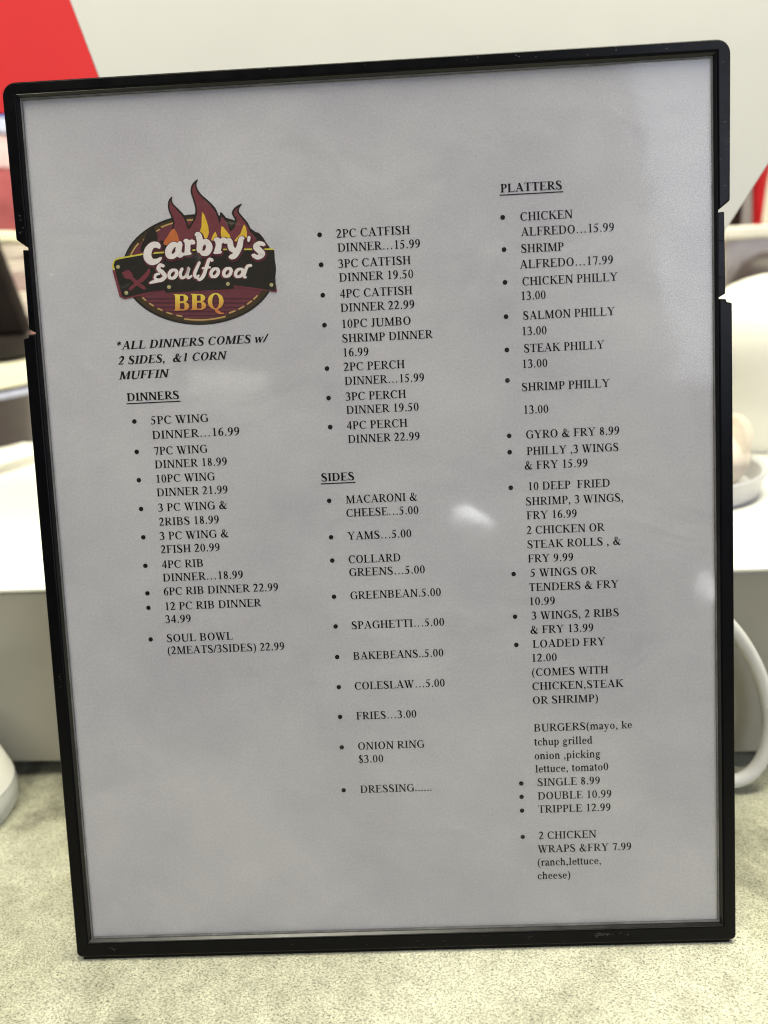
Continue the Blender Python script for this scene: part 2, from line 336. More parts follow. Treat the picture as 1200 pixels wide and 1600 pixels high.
        for x in (150, 490, 830): dot(x, 43, 50)
    elif ch == ',': dot(115, 46, 56); S((150, 60, 56), (160, -20, 44), (125, -85, 30), (70, -130, 16))
    elif ch == '/': D(10, -14, 268, 676, 62)
    elif ch == '(': S((292, 676, 18), (160, 540, 56), (96, 250, 88), (160, -40, 56), (292, -177, 18))
    elif ch == ')': S((41, 676, 18), (173, 540, 56), (237, 250, 88), (173, -40, 56), (41, -177, 18))
    elif ch == '*':
        for a in range(0, 180, 60):
            c, s = math.cos(math.radians(a+30)), math.sin(math.radians(a+30)); S((250-160*c, 500-160*s, 70), (250, 500, 24), (250+160*c, 500+160*s, 70))
    elif ch == '$': 
        s = glyph('S', bo); b = len(g.v); g.v += [(x*0.86+28, y*0.96+10, k) for x, y, k in s.v]; g.f += [tuple(i+b for i in q) for q in s.f]; g.k += s.k
        V(250, -87, 727, 30)
    elif ch == '&':
        arc(330, 530, 150, 146, 62, 34, -60, 250, 18); S((225, 440, 60), (330, 280, 100), (480, 90, 112), (620, 15, 70), (735, 70, 26))
        S((400, 415, 36), (250, 330, 50), (125, 230, 92), (110, 140, 98), (190, 30, 70), (320, 10, 46), (450, 80, 44), (560, 220, 36), (620, 380, 34)); Hb(520, 720, 405, 24)
    elif ch == 'a':
        S((75, 340, 70), (120, 425, 50), (220, 440, 46), (300, 400, 70), (318, 320, 82), (318, 120, 82), (330, 40, 66), (390, 25, 34), (440, 60, 20)); S((318, 275, 24), (200, 220, 40), (100, 150, 84), (110, 60, 80), (190, 28, 58), (318, 100, 26))
    elif ch == 'b': V(108, 10, 683, 80); g.poly([(3, 630), (3, 612), (70, 600), (148, 683)]); arc(255, 222, 210, 235, 86, 34, -150, 150, 22)
    elif ch == 'c': arc(240, 222, 213, 236, 88, 34, 50, 318, 22); dot(370, 355, 46)
    elif ch == 'd': V(384, 20, 683, 80); g.poly([(270, 630), (270, 612), (350, 600), (424, 683)]); arc(245, 222, 215, 235, 86, 34, 30, 330, 22); sb(430, 60, 0, 40)
    elif ch == 'e': arc(235, 222, 208, 236, 84, 34, 0, 322, 24); Hb(50, 420, 268, 30)
    elif ch == 'f': V(142, 0, 560, 82); sb(142, 120, 0, 82); Hb(20, 300, 434, 32); S((142, 540, 82), (170, 635, 66), (250, 668, 36)); dot(325, 635, 42)
    elif ch == 'g': arc(230, 305, 165, 152, 70, 30, 0, 360, 22); arc(245, -115, 215, 100, 54, 30, 0, 360, 24); S((150, 180, 40), (100, 100, 60), (180, 30, 66), (400, -10, 66)); S((350, 400, 30), (470, 410, 44))
    elif ch == 'h': V(112, 0, 683, 80); sb(112, 98, 0, 80); g.poly([(5, 630), (5, 612), (75, 600), (152, 683)]); S((130, 350, 30), (230, 430, 56), (335, 400, 80), (378, 290, 82), (380, 0, 80)); sb(380, 98, 0, 80)
    elif ch == 'i': V(142, 0, 460, 80); sb(142, 118, 0, 80); g.poly([(20, 410), (20, 392), (100, 380), (182, 460)]); dot(138, 620, 54)
    elif ch == 'k': V(112, 0, 683, 80); sb(112, 100, 0, 80); g.poly([(5, 630), (5, 612), (75, 600), (152, 683)]); D(150, 210, 400, 440, 36); D(430, 8, 215, 290, 96); sb(430, 75, 0, 80); st(390, 90, 450, 36)
    elif ch == 'l': V(142, 0, 683, 80); sb(142, 118, 0, 80); g.poly([(20, 630), (20, 612), (100, 600), (182, 683)])
    elif ch == 'm':
        V(112, 0, 455, 80); sb(112, 98, 0, 80); g.poly([(10, 410), (10, 392), (75, 380), (152, 460)])
        for x in (112, 388): S((x+18, 350, 30), (x+110, 428, 56), (x+225, 400, 80), (x+272, 290, 82), (x+276, 0, 80)); sb(x+276, 98, 0, 80)
    elif ch == 'n': V(112, 0, 455, 80); sb(112, 98, 0, 80); g.poly([(10, 410), (10, 392), (75, 380), (152, 460)]); S((130, 350, 30), (230, 430, 56), (335, 400, 80), (378, 290, 82), (380, 0, 80)); sb(380, 98, 0, 80)
    elif ch == 'o': arc(250, 225, 218, 237, 88, 32, 0, 360, 24)
    elif ch == 'p': V(115, -217, 455, 80); sb(115, 105, -217, 80); g.poly([(8, 410), (8, 392), (78, 380), (155, 460)]); arc(262, 222, 208, 235, 86, 34, -150, 150, 22)
    elif ch == 'r': V(115, 0, 455, 80); sb(115, 108, 0, 80); g.poly([(8, 410), (8, 392), (78, 380), (155, 460)]); S((135, 340, 30), (200, 425, 50), (275, 430, 60)); dot(296, 405, 46)
    elif ch == 's': S((325, 340, 22), (275, 420, 34), (185, 438, 38), (100, 385, 66), (130, 300, 80), (245, 220, 86), (320, 135, 80), (295, 40, 54), (190, 10, 38), (90, 45, 34), (52, 125, 22))
    elif ch == 't': V(120, 90, 579, 80); Hb(13, 255, 434, 32); S((120, 130, 80), (132, 50, 70), (195, 25, 44), (275, 65, 22)); g.poly([(80, 579), (13, 450), (120, 440), (120, 579)])
    elif ch == 'u': V(110, 110, 450, 80); V(378, 20, 450, 80); g.poly([(9, 450), (9, 430), (80, 410), (150, 450)]); g.poly([(280, 450), (280, 430), (350, 410), (418, 450)]); S((110, 150, 80), (130, 55, 74), (220, 22, 52), (360, 80, 28)); sb(430, 55, 0, 40)
    elif ch == 'w': D(215, -10, 78, 445, 84); D(210, -10, 360, 400, 34); D(500, -10, 362, 445, 84); D(492, -10, 640, 445, 34); st(85, 72, 450, 84); st(362, 80, 450, 84); st(645, 66, 450, 34)
    elif ch == 'y': D(275, 10, 95, 445, 86); D(185, -170, 418, 445, 36); st(95, 88, 450, 86); st(415, 66, 450, 36); S((215, -100, 36), (150, -190, 50), (90, -190, 50)); dot(70, -180, 40)
    return g
LINES = [   # kind, text, left and right edge, baseline (mm on the sheet)
    ('B', '*ALL DINNERS COMES w/', -81.44, -32.99, 195.94),
    ('B', '2 SIDES,  &1 CORN', -81.50, -46.50, 191.26),
    ('B', 'MUFFIN', -81.77, -65.22, 186.57),
    ('H', 'DINNERS', -79.53, -62.84, 179.62),
    ('R', '5PC WING', -72.47, -53.92, 171.94),
    ('R', 'DINNER…16.99', -72.33, -44.25, 167.28),
    ('R', '7PC WING', -72.21, -54.89, 162.17),
    ('R', 'DINNER 18.99', -72.17, -48.87, 157.86),
    ('R', '10PC WING', -71.98, -53.11, 153.25),
    ('R', 'DINNER 21.99', -72.20, -49.25, 148.86),
    ('R', '3 PC WING &', -72.14, -49.79, 143.93),
    ('R', '2RIBS 18.99', -72.18, -52.67, 139.34),
    ('R', '3 PC WING &', -72.30, -49.87, 134.71),
    ('R', '2FISH 20.99', -72.27, -53.01, 130.35),
    ('R', '4PC RIB', -72.31, -58.83, 125.39),
    ('R', 'DINNER…18.99', -72.25, -46.04, 121.08),
    ('R', '6PC RIB DINNER 22.99', -72.34, -34.83, 116.49),
    ('R', '12 PC RIB DINNER', -72.06, -40.62, 111.58),
    ('R', '34.99', -72.47, -64.02, 107.31),
    ('R', 'SOUL BOWL', -72.40, -50.64, 100.98),
    ('R', '(2MEATS/3SIDES) 22.99', -72.42, -33.99, 96.88),
    ('R', '2PC CATFISH', -10.16, 12.71, 226.69),
    ('R', 'DINNER…15.99', -9.96, 15.68, 222.42),
    ('R', '3PC CATFISH', -9.99, 12.55, 217.56),
    ('R', 'DINNER 19.50', -9.94, 13.17, 213.35),
    ('R', '4PC CATFISH', -9.97, 12.67, 208.37),
    ('R', 'DINNER 22.99', -10.00, 13.11, 204.06),
    ('R', '10PC JUMBO', -9.71, 11.75, 199.09),
    ('R', 'SHRIMP DINNER', -9.94, 18.48, 194.62),
    ('R', '16.99', -9.74, -1.89, 190.25),
    ('R', '2PC PERCH', -9.97, 9.30, 185.78),
    ('R', 'DINNER…15.99', -9.85, 15.22, 181.37),
    ('R', '3PC PERCH', -9.81, 9.31, 176.47),
    ('R', 'DINNER 19.50', -9.81, 13.10, 172.27),
    ('R', '4PC PERCH', -9.96, 9.34, 167.38),
    ('R', 'DINNER 22.99', -9.73, 13.03, 163.07),
    ('H', 'SIDES', -18.89, -8.42, 151.28),
    ('R', 'MACARONI &', -11.48, 11.38, 143.85),
    ('R', 'CHEESE…5.00', -11.48, 11.63, 139.56),
    ('R', 'YAMS…5.00', -11.54, 9.05, 132.14),
    ('R', 'COLLARD', -11.52, 5.18, 124.51),
    ('R', 'GREENS…5.00', -11.53, 12.87, 120.28),
    ('R', 'GREENBEAN.5.00', -11.56, 17.72, 112.69),
    ('R', 'SPAGHETTI…5.00', -11.62, 18.41, 102.84),
    ('R', 'BAKEBEANS..5.00', -11.61, 17.73, 92.68),
    ('R', 'COLESLAW…5.00', -11.63, 17.78, 82.64),
    ('R', 'FRIES…3.00', -11.62, 8.11, 72.56),
    ('R', 'ONION RING', -11.55, 10.31, 62.30),
    ('R', '$3.00', -11.55, -3.42, 57.85),
    ('R', 'DRESSING......', -11.53, 12.03, 47.49),
    ('H', 'PLATTERS', 40.96, 59.77, 237.54),
    ('R', 'CHICKEN', 46.81, 62.87, 228.77),
    ('R', 'ALFREDO…15.99', 46.81, 75.40, 224.19),
    ('R', 'SHRIMP', 46.81, 59.85, 219.16),
    ('R', 'ALFREDO…17.99', 46.16, 74.90, 214.42),
    ('R', 'CHICKEN PHILLY', 46.85, 76.21, 209.22),
    ('R', '13.00', 46.50, 53.92, 204.84),
    ('R', 'SALMON PHILLY', 46.81, 75.18, 198.81),
    ('R', '13.00', 46.47, 53.92, 194.04),
    ('R', 'STEAK PHILLY', 46.76, 71.70, 188.72),
    ('R', '13.00', 46.28, 53.88, 183.96),
    ('R', 'SHRIMP PHILLY', 45.72, 73.16, 176.80),
    ('R', '13.00', 46.27, 53.79, 169.68),
    ('R', 'GYRO & FRY 8.99', 46.56, 75.80, 161.89),
    ('R', 'PHILLY ,3 WINGS', 46.60, 75.42, 156.68),
    ('R', '& FRY 15.99', 45.82, 65.69, 152.18),
    ('R', '10 DEEP  FRIED', 46.94, 72.47, 145.50),
    ('R', 'SHRIMP, 3 WINGS,', 45.90, 76.57, 140.72),
    ('R', 'FRY 16.99', 45.97, 61.89, 136.24),
    ('R', '2 CHICKEN OR', 45.85, 70.59, 131.48),
    ('R', 'STEAK ROLLS , &', 45.96, 75.60, 126.89),
    ('R', 'FRY 9.99', 45.99, 60.43, 122.31),
    ('R', '5 WINGS OR', 46.63, 67.76, 117.67),
    ('R', 'TENDERS & FRY', 46.06, 74.71, 112.97),
    ('R', '10.99', 46.25, 54.25, 108.38),
    ('R', '3 WINGS, 2 RIBS', 46.63, 74.53, 103.69),
    ('R', '& FRY 13.99', 46.08, 66.33, 99.06),
    ('R', 'LOADED FRY', 46.67, 70.06, 94.36),
    ('R', '12.00', 46.45, 54.32, 89.75),
    ('R', '(COMES WITH', 46.18, 70.82, 84.97),
    ('R', 'CHICKEN,STEAK', 46.17, 75.67, 80.31),
    ('R', 'OR SHRIMP)', 46.16, 67.32, 75.62),
    ('R', 'BURGERS(mayo, ke', 46.28, 78.12, 66.37),
    ('R', 'tchup grilled', 46.28, 65.15, 61.66),
    ('R', 'onion ,picking', 46.23, 67.62, 56.96),
    ('R', 'lettuce, tomato0', 46.32, 70.16, 52.48),
    ('R', 'SINGLE 8.99', 46.97, 67.33, 47.89),
    ('R', 'DOUBLE 10.99', 46.92, 70.97, 43.23),
    ('R', 'TRIPPLE 12.99', 46.94, 70.63, 38.65),
    ('R', '2 CHICKEN', 46.80, 65.76, 29.59),
    ('R', 'WRAPS &FRY 7.99', 46.31, 77.14, 24.93),
    ('R', '(ranch,lettuce,', 46.18, 67.06, 20.34),
    ('R', 'cheese)', 46.05, 56.88, 15.68),
]
BULLETS = [(-77.75, 173.13), (-77.73, 163.44), (-77.73, 154.35), (-77.70, 145.04), (-77.67, 135.81), (-77.70, 126.48), (-77.68, 117.40), (-77.72, 112.59), (-77.77, 102.07), (-15.37, 227.90), (-15.36, 218.80), (-15.36, 209.50), (-15.33, 200.26), (-15.25, 186.81), (-15.23, 177.55), (-15.21, 168.41), (-16.78, 144.96), (-16.80, 133.20), (-16.81, 125.62), (-16.87, 113.77), (-16.86, 103.97), (-16.87, 93.79), (-16.87, 83.72), (-16.95, 73.68), (-16.95, 63.35), (-17.07, 48.64), (41.40, 230.09), (41.50, 220.42), (41.48, 210.49), (41.46, 200.02), (41.39, 189.80), (41.28, 180.35), (41.27, 163.00), (41.25, 157.85), (41.24, 146.57), (41.28, 118.77), (41.31, 104.83), (41.42, 95.54), (41.59, 48.94), (41.57, 44.34), (41.55, 39.61), (41.51, 30.56)]

# ---------------------------------------------------------------------------
# Helpers
# ---------------------------------------------------------------------------
def link(name, verts, faces, mat, parent=None, smooth=False):
    me = bpy.data.meshes.new(name); me.from_pydata([tuple(v) for v in verts], [], faces); me.update()
    o = bpy.data.objects.new(name, me); COL.objects.link(o); me.materials.append(mat)
    if smooth:
        for p in me.polygons: p.use_smooth = True
    if parent is not None: o.parent = parent
    return o
def from_bm(name, bm, mat, parent=None, smooth=False):
    bmesh.ops.recalc_face_normals(bm, faces=bm.faces)
    me = bpy.data.meshes.new(name); bm.to_mesh(me); bm.free()
    o = bpy.data.objects.new(name, me); COL.objects.link(o); me.materials.append(mat)
    if smooth:
        for p in me.polygons: p.use_smooth = True
        me.set_sharp_from_angle(angle=math.radians(40))
    if parent is not None: o.parent = parent
    return o
def tag(o, label=None, cat=None, group=None, kind=None):
    if label: o['label'] = label
    if cat: o['category'] = cat
    if group: o['group'] = group
    if kind: o['kind'] = kind
    return o
def empty(name, loc, rot=(0, 0, 0)):
    o = bpy.data.objects.new(name, None); COL.objects.link(o); o.location = loc; o.rotation_euler = rot; o.empty_display_size = 0.02; return o
def bevel(o, w, seg=2, ang=30):
    b = o.modifiers.new('bevel', 'BEVEL'); b.width = w; b.segments = seg; b.limit_method = 'ANGLE'; b.angle_limit = math.radians(ang)
    for p in o.data.polygons: p.use_smooth = True
    o.data.set_sharp_from_angle(angle=math.radians(50)); return o
def prism(name, pts, z0, z1, mat, parent=None, bw=0.0, seg=2, s=MM):
    """Outline in the local xy plane (mm), extruded from z0 to z1."""
    bm = bmesh.new(); a = [bm.verts.new((x*s, y*s, z0*s)) for x, y in pts]; f = bm.faces.new(a)
    r = bmesh.ops.extrude_face_region(bm, geom=[f]); vs = [v for v in r['geom'] if isinstance(v, bmesh.types.BMVert)]
    bmesh.ops.translate(bm, verts=vs, vec=(0, 0, (z1-z0)*s))
    o = from_bm(name, bm, mat, parent)
    if bw: bevel(o, bw*s, seg)
    return o
def box(name, x0, x1, y0, y1, z0, z1, mat, parent=None, bw=0.0, seg=2):
    return prism(name, [(x0, y0), (x1, y0), (x1, y1), (x0, y1)], z0, z1, mat, parent, bw, seg)
def lathe(name, prof, mat, parent=None, n=64, close=False, sx=1.0, sy=1.0, dx=0, dy=0):
    """Profile of (radius, z) in mm turned about the local z axis."""
    vs = []; fs = []
    for r, z in prof:
        for i in range(n):
            a = 2*math.pi*i/n; vs.append(((dx+r*sx*math.cos(a))*MM, (dy+r*sy*math.sin(a))*MM, z*MM))
    for k in range(len(prof)-1):
        for i in range(n):
            j = (i+1) % n; fs.append((k*n+i, k*n+j, (k+1)*n+j, (k+1)*n+i))
    if prof[0][0] > 0.001: fs.append(tuple(range(n))[::-1])
    if prof[-1][0] > 0.001 and not close: fs.append(tuple((len(prof)-1)*n+i for i in range(n)))
    o = link(name, vs, fs, mat, parent)
    bm = bmesh.new(); bm.from_mesh(o.data); bmesh.ops.remove_doubles(bm, verts=bm.verts, dist=1e-7); bmesh.ops.recalc_face_normals(bm, faces=bm.faces); bm.to_mesh(o.data); bm.free()
    for p in o.data.polygons: p.use_smooth = True
    o.data.set_sharp_from_angle(angle=math.radians(42)); return o
def tube(name, pts, r, mat, parent=None, n=16, sub=10):
    P = [Vector(p)*MM for p in pts]; P = [P[0]]+P+[P[-1]]; Q = []
    for i in range(1, len(P)-2):
        for j in range(sub):
            t = j/sub
            Q.append(0.5*((2*P[i])+(P[i+1]-P[i-1])*t+(2*P[i-1]-5*P[i]+4*P[i+1]-P[i+2])*t*t+(3*P[i]-P[i-1]-3*P[i+1]+P[i+2])*t**3))
    Q.append(P[-2]); vs = []; fs = []; ref = Vector((0, 1, 0.001)).normalized(); nrm = ref
    for i, q in enumerate(Q):
        d = (Q[min(i+1, len(Q)-1)]-Q[max(i-1, 0)]).normalized(); nrm = (nrm-d*nrm.dot(d)).normalized(); b = d.cross(nrm)
        for k in range(n):
            a = 2*math.pi*k/n; vs.append(q+(nrm*math.cos(a)+b*math.sin(a))*r*MM)
    for i in range(len(Q)-1):
        for k in range(n):
            j = (k+1) % n; fs.append((i*n+k, i*n+j, (i+1)*n+j, (i+1)*n+k))
    fs.append(tuple(range(n))[::-1]); fs.append(tuple((len(Q)-1)*n+k for k in range(n)))
    return link(name, vs, fs, mat, parent, smooth=True)

# ---------------------------------------------------------------------------
# The setting: countertop and the wall behind
# ---------------------------------------------------------------------------
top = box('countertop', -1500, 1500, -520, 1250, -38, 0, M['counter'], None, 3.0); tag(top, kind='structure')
wl = box('wall', -1500, 1500, 1250, 1330, -38, 1900, M['wall']); tag(wl, kind='structure')

# long white cabinet that stands on the countertop behind the menu
pf = empty('low_white_cabinet', (0, 95*MM, 0), (0, 0, math.radians(-2.0)))
tag(pf, 'long low white cabinet on the grey countertop behind the menu holder', 'cabinet')
CT = 95.0
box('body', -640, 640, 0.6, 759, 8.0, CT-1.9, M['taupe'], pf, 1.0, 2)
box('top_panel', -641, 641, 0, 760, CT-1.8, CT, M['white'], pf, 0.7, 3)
box('plinth', -632, 632, 18, 745, 0.2, 7.9, M['black'], pf)

# ---------------------------------------------------------------------------
# The menu holder: leaning frame, clear cover, back board, rear strut
# ---------------------------------------------------------------------------
holder = empty('menu_holder', BASE, (math.radians(90)-LEAN, 0, 0))
tag(holder, 'black plastic tabletop frame with clear cover holding the printed menu', 'sign holder')
def corner(cx, cy, r, a0, a1, n=8):
    return [(cx+r*math.cos(math.radians(a0+(a1-a0)*i/n)), cy+r*math.sin(math.radians(a0+(a1-a0)*i/n))) for i in range(n+1)]
XO, XI, YT, YB = 110.3, 106.3, 277.7, -6.0
# upper rail, ending on each side in a slanted tip above the notch
up_pts = [(XI, 228.2), (XO-0.4, 230.9)] + corner(XO-4.2, YT-4.2, 4.2, 0, 90) + corner(-XO+4.2, YT-4.2, 4.2, 90, 180) + [(-XO+0.4, 230.9), (-XI, 228.2), (-XI, 274.3), (XI, 274.3)]
prism('frame_rail', up_pts, -6.0, 2.2, M['black'], holder, 0.5, 3)
# lower rail
lo_pts = [(XI, 201.9), (XI, -1.2), (-XI, -1.2), (-XI, 201.9), (-108.6, 201.7), (-108.6, 200.8), (-XO, 200.5)] + corner(-XO+1.6, YB+1.6, 1.6, 180, 270, 4) + corner(XO-1.6, YB+1.6, 1.6, 270, 360, 4) + [(XO, 200.5), (108.6, 200.8), (108.6, 201.7)]
prism('frame_rail', lo_pts, -6.0, 2.2, M['black'], holder, 0.5, 3)
for s in (-1, 1):
    pts = [(s*XI, 227.7), (s*108.4, 227.9), (s*108.6, 203.4), (s*XI, 202.2)]
    prism('side_clip', pts, -4.5, 1.5, M['black'], holder, 0.3, 2)
    for yy in (219.5, 208.5): box('clip_rib', s*107.4-0.8, s*107.4+0.8, yy-0.25, yy+0.25, 1.4, 1.8, M['black'], holder)
# inner lip: a slanted band round the window
def band(name, rings, mat, parent, bw=0):
    """rings of (offset outward from the 210 x 273 window, z)"""
    vs = []; fs = []
    for d, z in rings:
        vs += [((-105-d)*MM, -d*MM, z*MM), ((105+d)*MM, -d*MM, z*MM), ((105+d)*MM, (273+d)*MM, z*MM), ((-105-d)*MM, (273+d)*MM, z*MM)]
    for k in range(len(rings)-1):
        for i in range(4):
            j = (i+1) % 4; fs.append((k*4+i, k*4+j, (k+1)*4+j, (k+1)*4+i))
    return link(name, vs, fs, mat, parent)
band('inner_lip', [(1.5, -1.0), (1.42, 1.75), (1.1, 1.82), (0.45, 1.05), (0.40, -0.9)], M['lip'], holder)
band('cover_edge', [(0.395, 0.1), (0.395, 1.0), (0.26, 1.06), (0.02, 0.98), (0.0, 0.70), (0.0, 0.1)], M['rim'], holder)
cv = box('clear_cover', -105.0, 105.0, 0.0, 273.0, 0.70, 0.72, M['cover'], holder)
# the sheet is only seen through its front face
bm = bmesh.new(); vv = [bm.verts.new(Vector(p)*MM) for p in ((-105, 0, 0.7), (105, 0, 0.7), (105, 273, 0.7), (-105, 273, 0.7))]; bm.faces.new(vv); bm.to_mesh(cv.data); bm.free()
box('back_board', -106.2, 106.2, -1.1, 274.2, -2.6, -0.5, M['black'], holder)
# rear strut, in the holder's own axes: from the back board down to the countertop
def to_holder(x, y, z):
    y -= BASE.y/MM; z -= BASE.z/MM
    return (x, y*math.sin(LEAN)+z*math.cos(LEAN), -y*math.cos(LEAN)+z*math.sin(LEAN))
vs = []
for x in (-28, 28):
    for (y, z) in ((36.5, 150), (39.5, 150), (80, 0.3), (76, 0.3)): vs.append(Vector(to_holder(x, y, z))*MM)
o = link('rear_strut', vs, [(0, 1, 2, 3), (7, 6, 5, 4), (0, 4, 5, 1), (1, 5, 6, 2), (2, 6, 7, 3), (3, 7, 4, 0)], M['black'], holder)
vs = [Vector(to_holder(x, y, z))*MM for x in (-108.5, 108.5) for (y, z) in ((-2.6, 0.12), (6.5, 0.12), (6.5, 1.3), (-2.6, 1.7))]
link('contact_shadow_bar', vs, [(0, 1, 2, 3), (7, 6, 5, 4), (0, 4, 5, 1), (1, 5, 6, 2), (2, 6, 7, 3), (3, 7, 4, 0)], M['black'], holder)  # black bar added under the rail to deepen its contact shadow
# rubbed marks on the lower rail
def scuff(cx, cy, w, h, n, mat=M['rim']):
    vs = []; fs = []
    for i in range(n):
        x = cx+random.gauss(0, w); y = cy+random.gauss(0, h); r = random.uniform(0.08, 0.22); b = len(vs)
        for k in range(5): a = k*1.2566+random.random(); vs.append(((x+r*1.6*math.cos(a))*MM, (y+r*math.sin(a))*MM, 2.212*MM))
        fs.append(tuple(range(b, b+5)))
    return tag(link('scuff_mark', vs, fs, mat, holder), kind='stuff')
M['scuff'] = plain('rubbed_plastic', (0.045, 0.045, 0.045), 0.6, 0.3, 0.3, 800)
scuff(66.8, -3.0, 1.2, 0.35, 42, M['scuff']); scuff(-97.6, -3.6, 0.7, 0.4, 9, M['scuff']); scuff(72.5, -2.6, 0.2, 0.2, 3, M['scuff']); scuff(20, -3.5, 30, 0.6, 14, M['scuff']); scuff(-107.9, 235.5, 0.35, 1.6, 7, M['scuff']); scuff(107.9, 251, 0.5, 9, 9, M['scuff']); scuff(-107.9, 90, 0.4, 1.2, 6, M['scuff']); scuff(30, 276.1, 50, 0.5, 16, M['scuff'])

# ---------------------------------------------------------------------------
# The printed menu sheet inside the holder
# ---------------------------------------------------------------------------
sheet = empty('menu_sheet', BASE, (math.radians(90)-LEAN, 0, 0))
tag(sheet, 'white printed menu page with flame logo and three columns of dishes', 'menu')
link('page', [(-105.4*MM, -.4*MM, 0), (105.4*MM, -.4*MM, 0), (105.4*MM, 273.4*MM, 0), (-105.4*MM, 273.4*MM, 0)], [(0, 1, 2, 3)], M['paper'], sheet)

GC = {}
def text_line(kind, text, x0, x1, y, parent, name='text_line', mat=None, z=0.06):
    bo = 76.0 if kind in 'BH' else 44.0
    pos = 0.0; V = []; F = []
    for ch in text:
        if ch != ' ':
            if (ch, bo) not in GC: GC[(ch, bo)] = glyph(ch, bo)
            g = GC[(ch, bo)]; b = len(V)
            for (gx, gy, k) in g.v: V.append((pos+gx+(gy*0.25 if kind == 'B' else 0), gy, k))
            F += [tuple(i+b for i in q) for q in g.f]
        pos += ADV[ch]+(30 if bo > 20 else 0)
    xs = [v[0] for v in V]; lo, hi = min(xs), max(xs); sx = (x1-x0)/(hi-lo)
    sy = 3.805/1000.0
    rr = random.Random(text+str(y)); jz = rr.uniform(0, 0.002)
    vs = [((x0+(vx-lo)*sx)*MM, (y+vy*sy)*MM, (z+jz+k*0.0007)*MM) for vx, vy, k in V]
    return link(name, vs, F, mat or M['toner'], parent)
for (k, t, x0, x1, y) in LINES:
    o = text_line(k, t, x0, x1, y, sheet, 'heading' if k == 'H' else 'text_line')
    if k == 'H':
        link('underline', [((x0-0.3)*MM, (y-0.95)*MM, 0.06*MM), ((x1+0.4)*MM, (y-0.95)*MM, 0.06*MM), ((x1+0.4)*MM, (y-0.62)*MM, 0.06*MM), ((x0-0.3)*MM, (y-0.62)*MM, 0.06*MM)], [(0, 1, 2, 3)], M['toner'], o)
bme = bpy.data.meshes.new('bullet'); bme.from_pydata([(0.74*MM*math.cos(a*math.pi/12), 0.74*MM*math.sin(a*math.pi/12), 0) for a in range(24)], [], [tuple(range(24))]); bme.materials.append(M['toner'])
for x, y in BULLETS:
    o = bpy.data.objects.new('bullet', bme); COL.objects.link(o); o.parent = sheet; o.location = (x*MM, y*MM, 0.06*MM)

# --- the round logo -----------------------------------------------------------
def ink(name, c, var=0.08): return plain(name, c, 0.8, 0.04, var, 500)
K = {'black': ink('ink_black', (0.018, 0.015, 0.012)), 'maroon': ink('ink_maroon', (0.135, 0.034, 0.048)), 'plum': ink('ink_plum', (0.075, 0.020, 0.032)),
     'flame': ink('ink_flame', (0.16, 0.038, 0.050)), 'orange': ink('ink_orange', (0.50, 0.14, 0.04)), 'yellow': ink('ink_yellow', (0.70, 0.45, 0.045)),
     'gold': ink('ink_gold', (0.48, 0.30, 0.11)), 'lime': ink('ink_lime', (0.60, 0.52, 0.07)), 'white': ink('ink_white', (0.74, 0.68, 0.68), 0.03),
     'rose': ink('ink_rose', (0.17, 0.036, 0.050)), 'brass': ink('ink_brass', (0.42, 0.38, 0.20)), 'shadow': ink('ink_shadow', (0.09, 0.018, 0.03)), 'ring': ink('ink_ring', (0.05, 0.032, 0.015))}
# two-tone lettering ink: yellow at the head running to orange at the foot
mt, nt, b = new_mat('ink_yellow_to_orange'); tc = node(nt, 'ShaderNodeTexCoord'); sp = node(nt, 'ShaderNodeSeparateXYZ'); nt.links.new(tc.outputs['Object'], sp.inputs[0])
r = node(nt, 'ShaderNodeMapRange'); nt.links.new(sp.outputs['Y'], r.inputs['Value']); r.inputs['From Min'].default_value = 206.5*MM; r.inputs['From Max'].default_value = 211.6*MM
cr = node(nt, 'ShaderNodeValToRGB'); nt.links.new(r.outputs[0], cr.inputs['Fac']); cr.color_ramp.elements[0].color = (0.55, 0.16, 0.03, 1); cr.color_ramp.elements[1].color = (0.78, 0.60, 0.06, 1)
nt.links.new(cr.outputs[0], b.inputs['Base Color']); b.inputs['Roughness'].default_value = 0.55; K['fade'] = mt

def lg(x, y, k=0.0, z=0.06):                     # logo drawing units -> sheet
    dx, dy = x-585.0, y-588.0
    return ((-53.78+0.05539*dx-0.00369*dy)*MM, (219.23-0.00288*dx-0.05383*dy)*MM, (z+k*0.002)*MM)
def smooth(pts, n=4):
    Q = []; N = len(pts)
    for i in range(N):
        p0, p1, p2, p3 = pts[i-1], pts[i], pts[(i+1) % N], pts[(i+2) % N]
        for j in range(n):
            t = j/n
            Q.append(tuple(0.5*((2*p1[k])+(p2[k]-p0[k])*t+(2*p0[k]-5*p1[k]+4*p2[k]-p3[k])*t*t+(3*p1[k]-p0[k]-3*p2[k]+p3[k])*t**3) for k in (0, 1)))
    return Q
def lpoly(name, polys, mat, parent, z, sm=0):
    for k, p in enumerate(polys):                # every patch of ink is a piece of its own
        if sm: p = smooth(p, sm)
        o = link(name, [lg(x, y, k, z) for x, y in p], [tuple(range(len(p)))], mat, parent)
    return o
def lstroke(name, strokes, mat, parent, z, extra=0.0, dx=0, dy=0):
    g = Pen()
    for s in [[(x, y, w*(0.87 if w > 13 else 1)) for x, y, w in q] for q in strokes]: g.S(*[(x+dx, -(y+dy), w+extra) for x, y, w in s]); g.dot(s[0][0]+dx, -(s[0][1]+dy), (s[0][2]+extra)/2); g.dot(s[-1][0]+dx, -(s[-1][1]+dy), (s[-1][2]+extra)/2)
    return link(name, [lg(x, -y, k*0.4, z) for x, y, k in g.v], g.f, mat, parent)
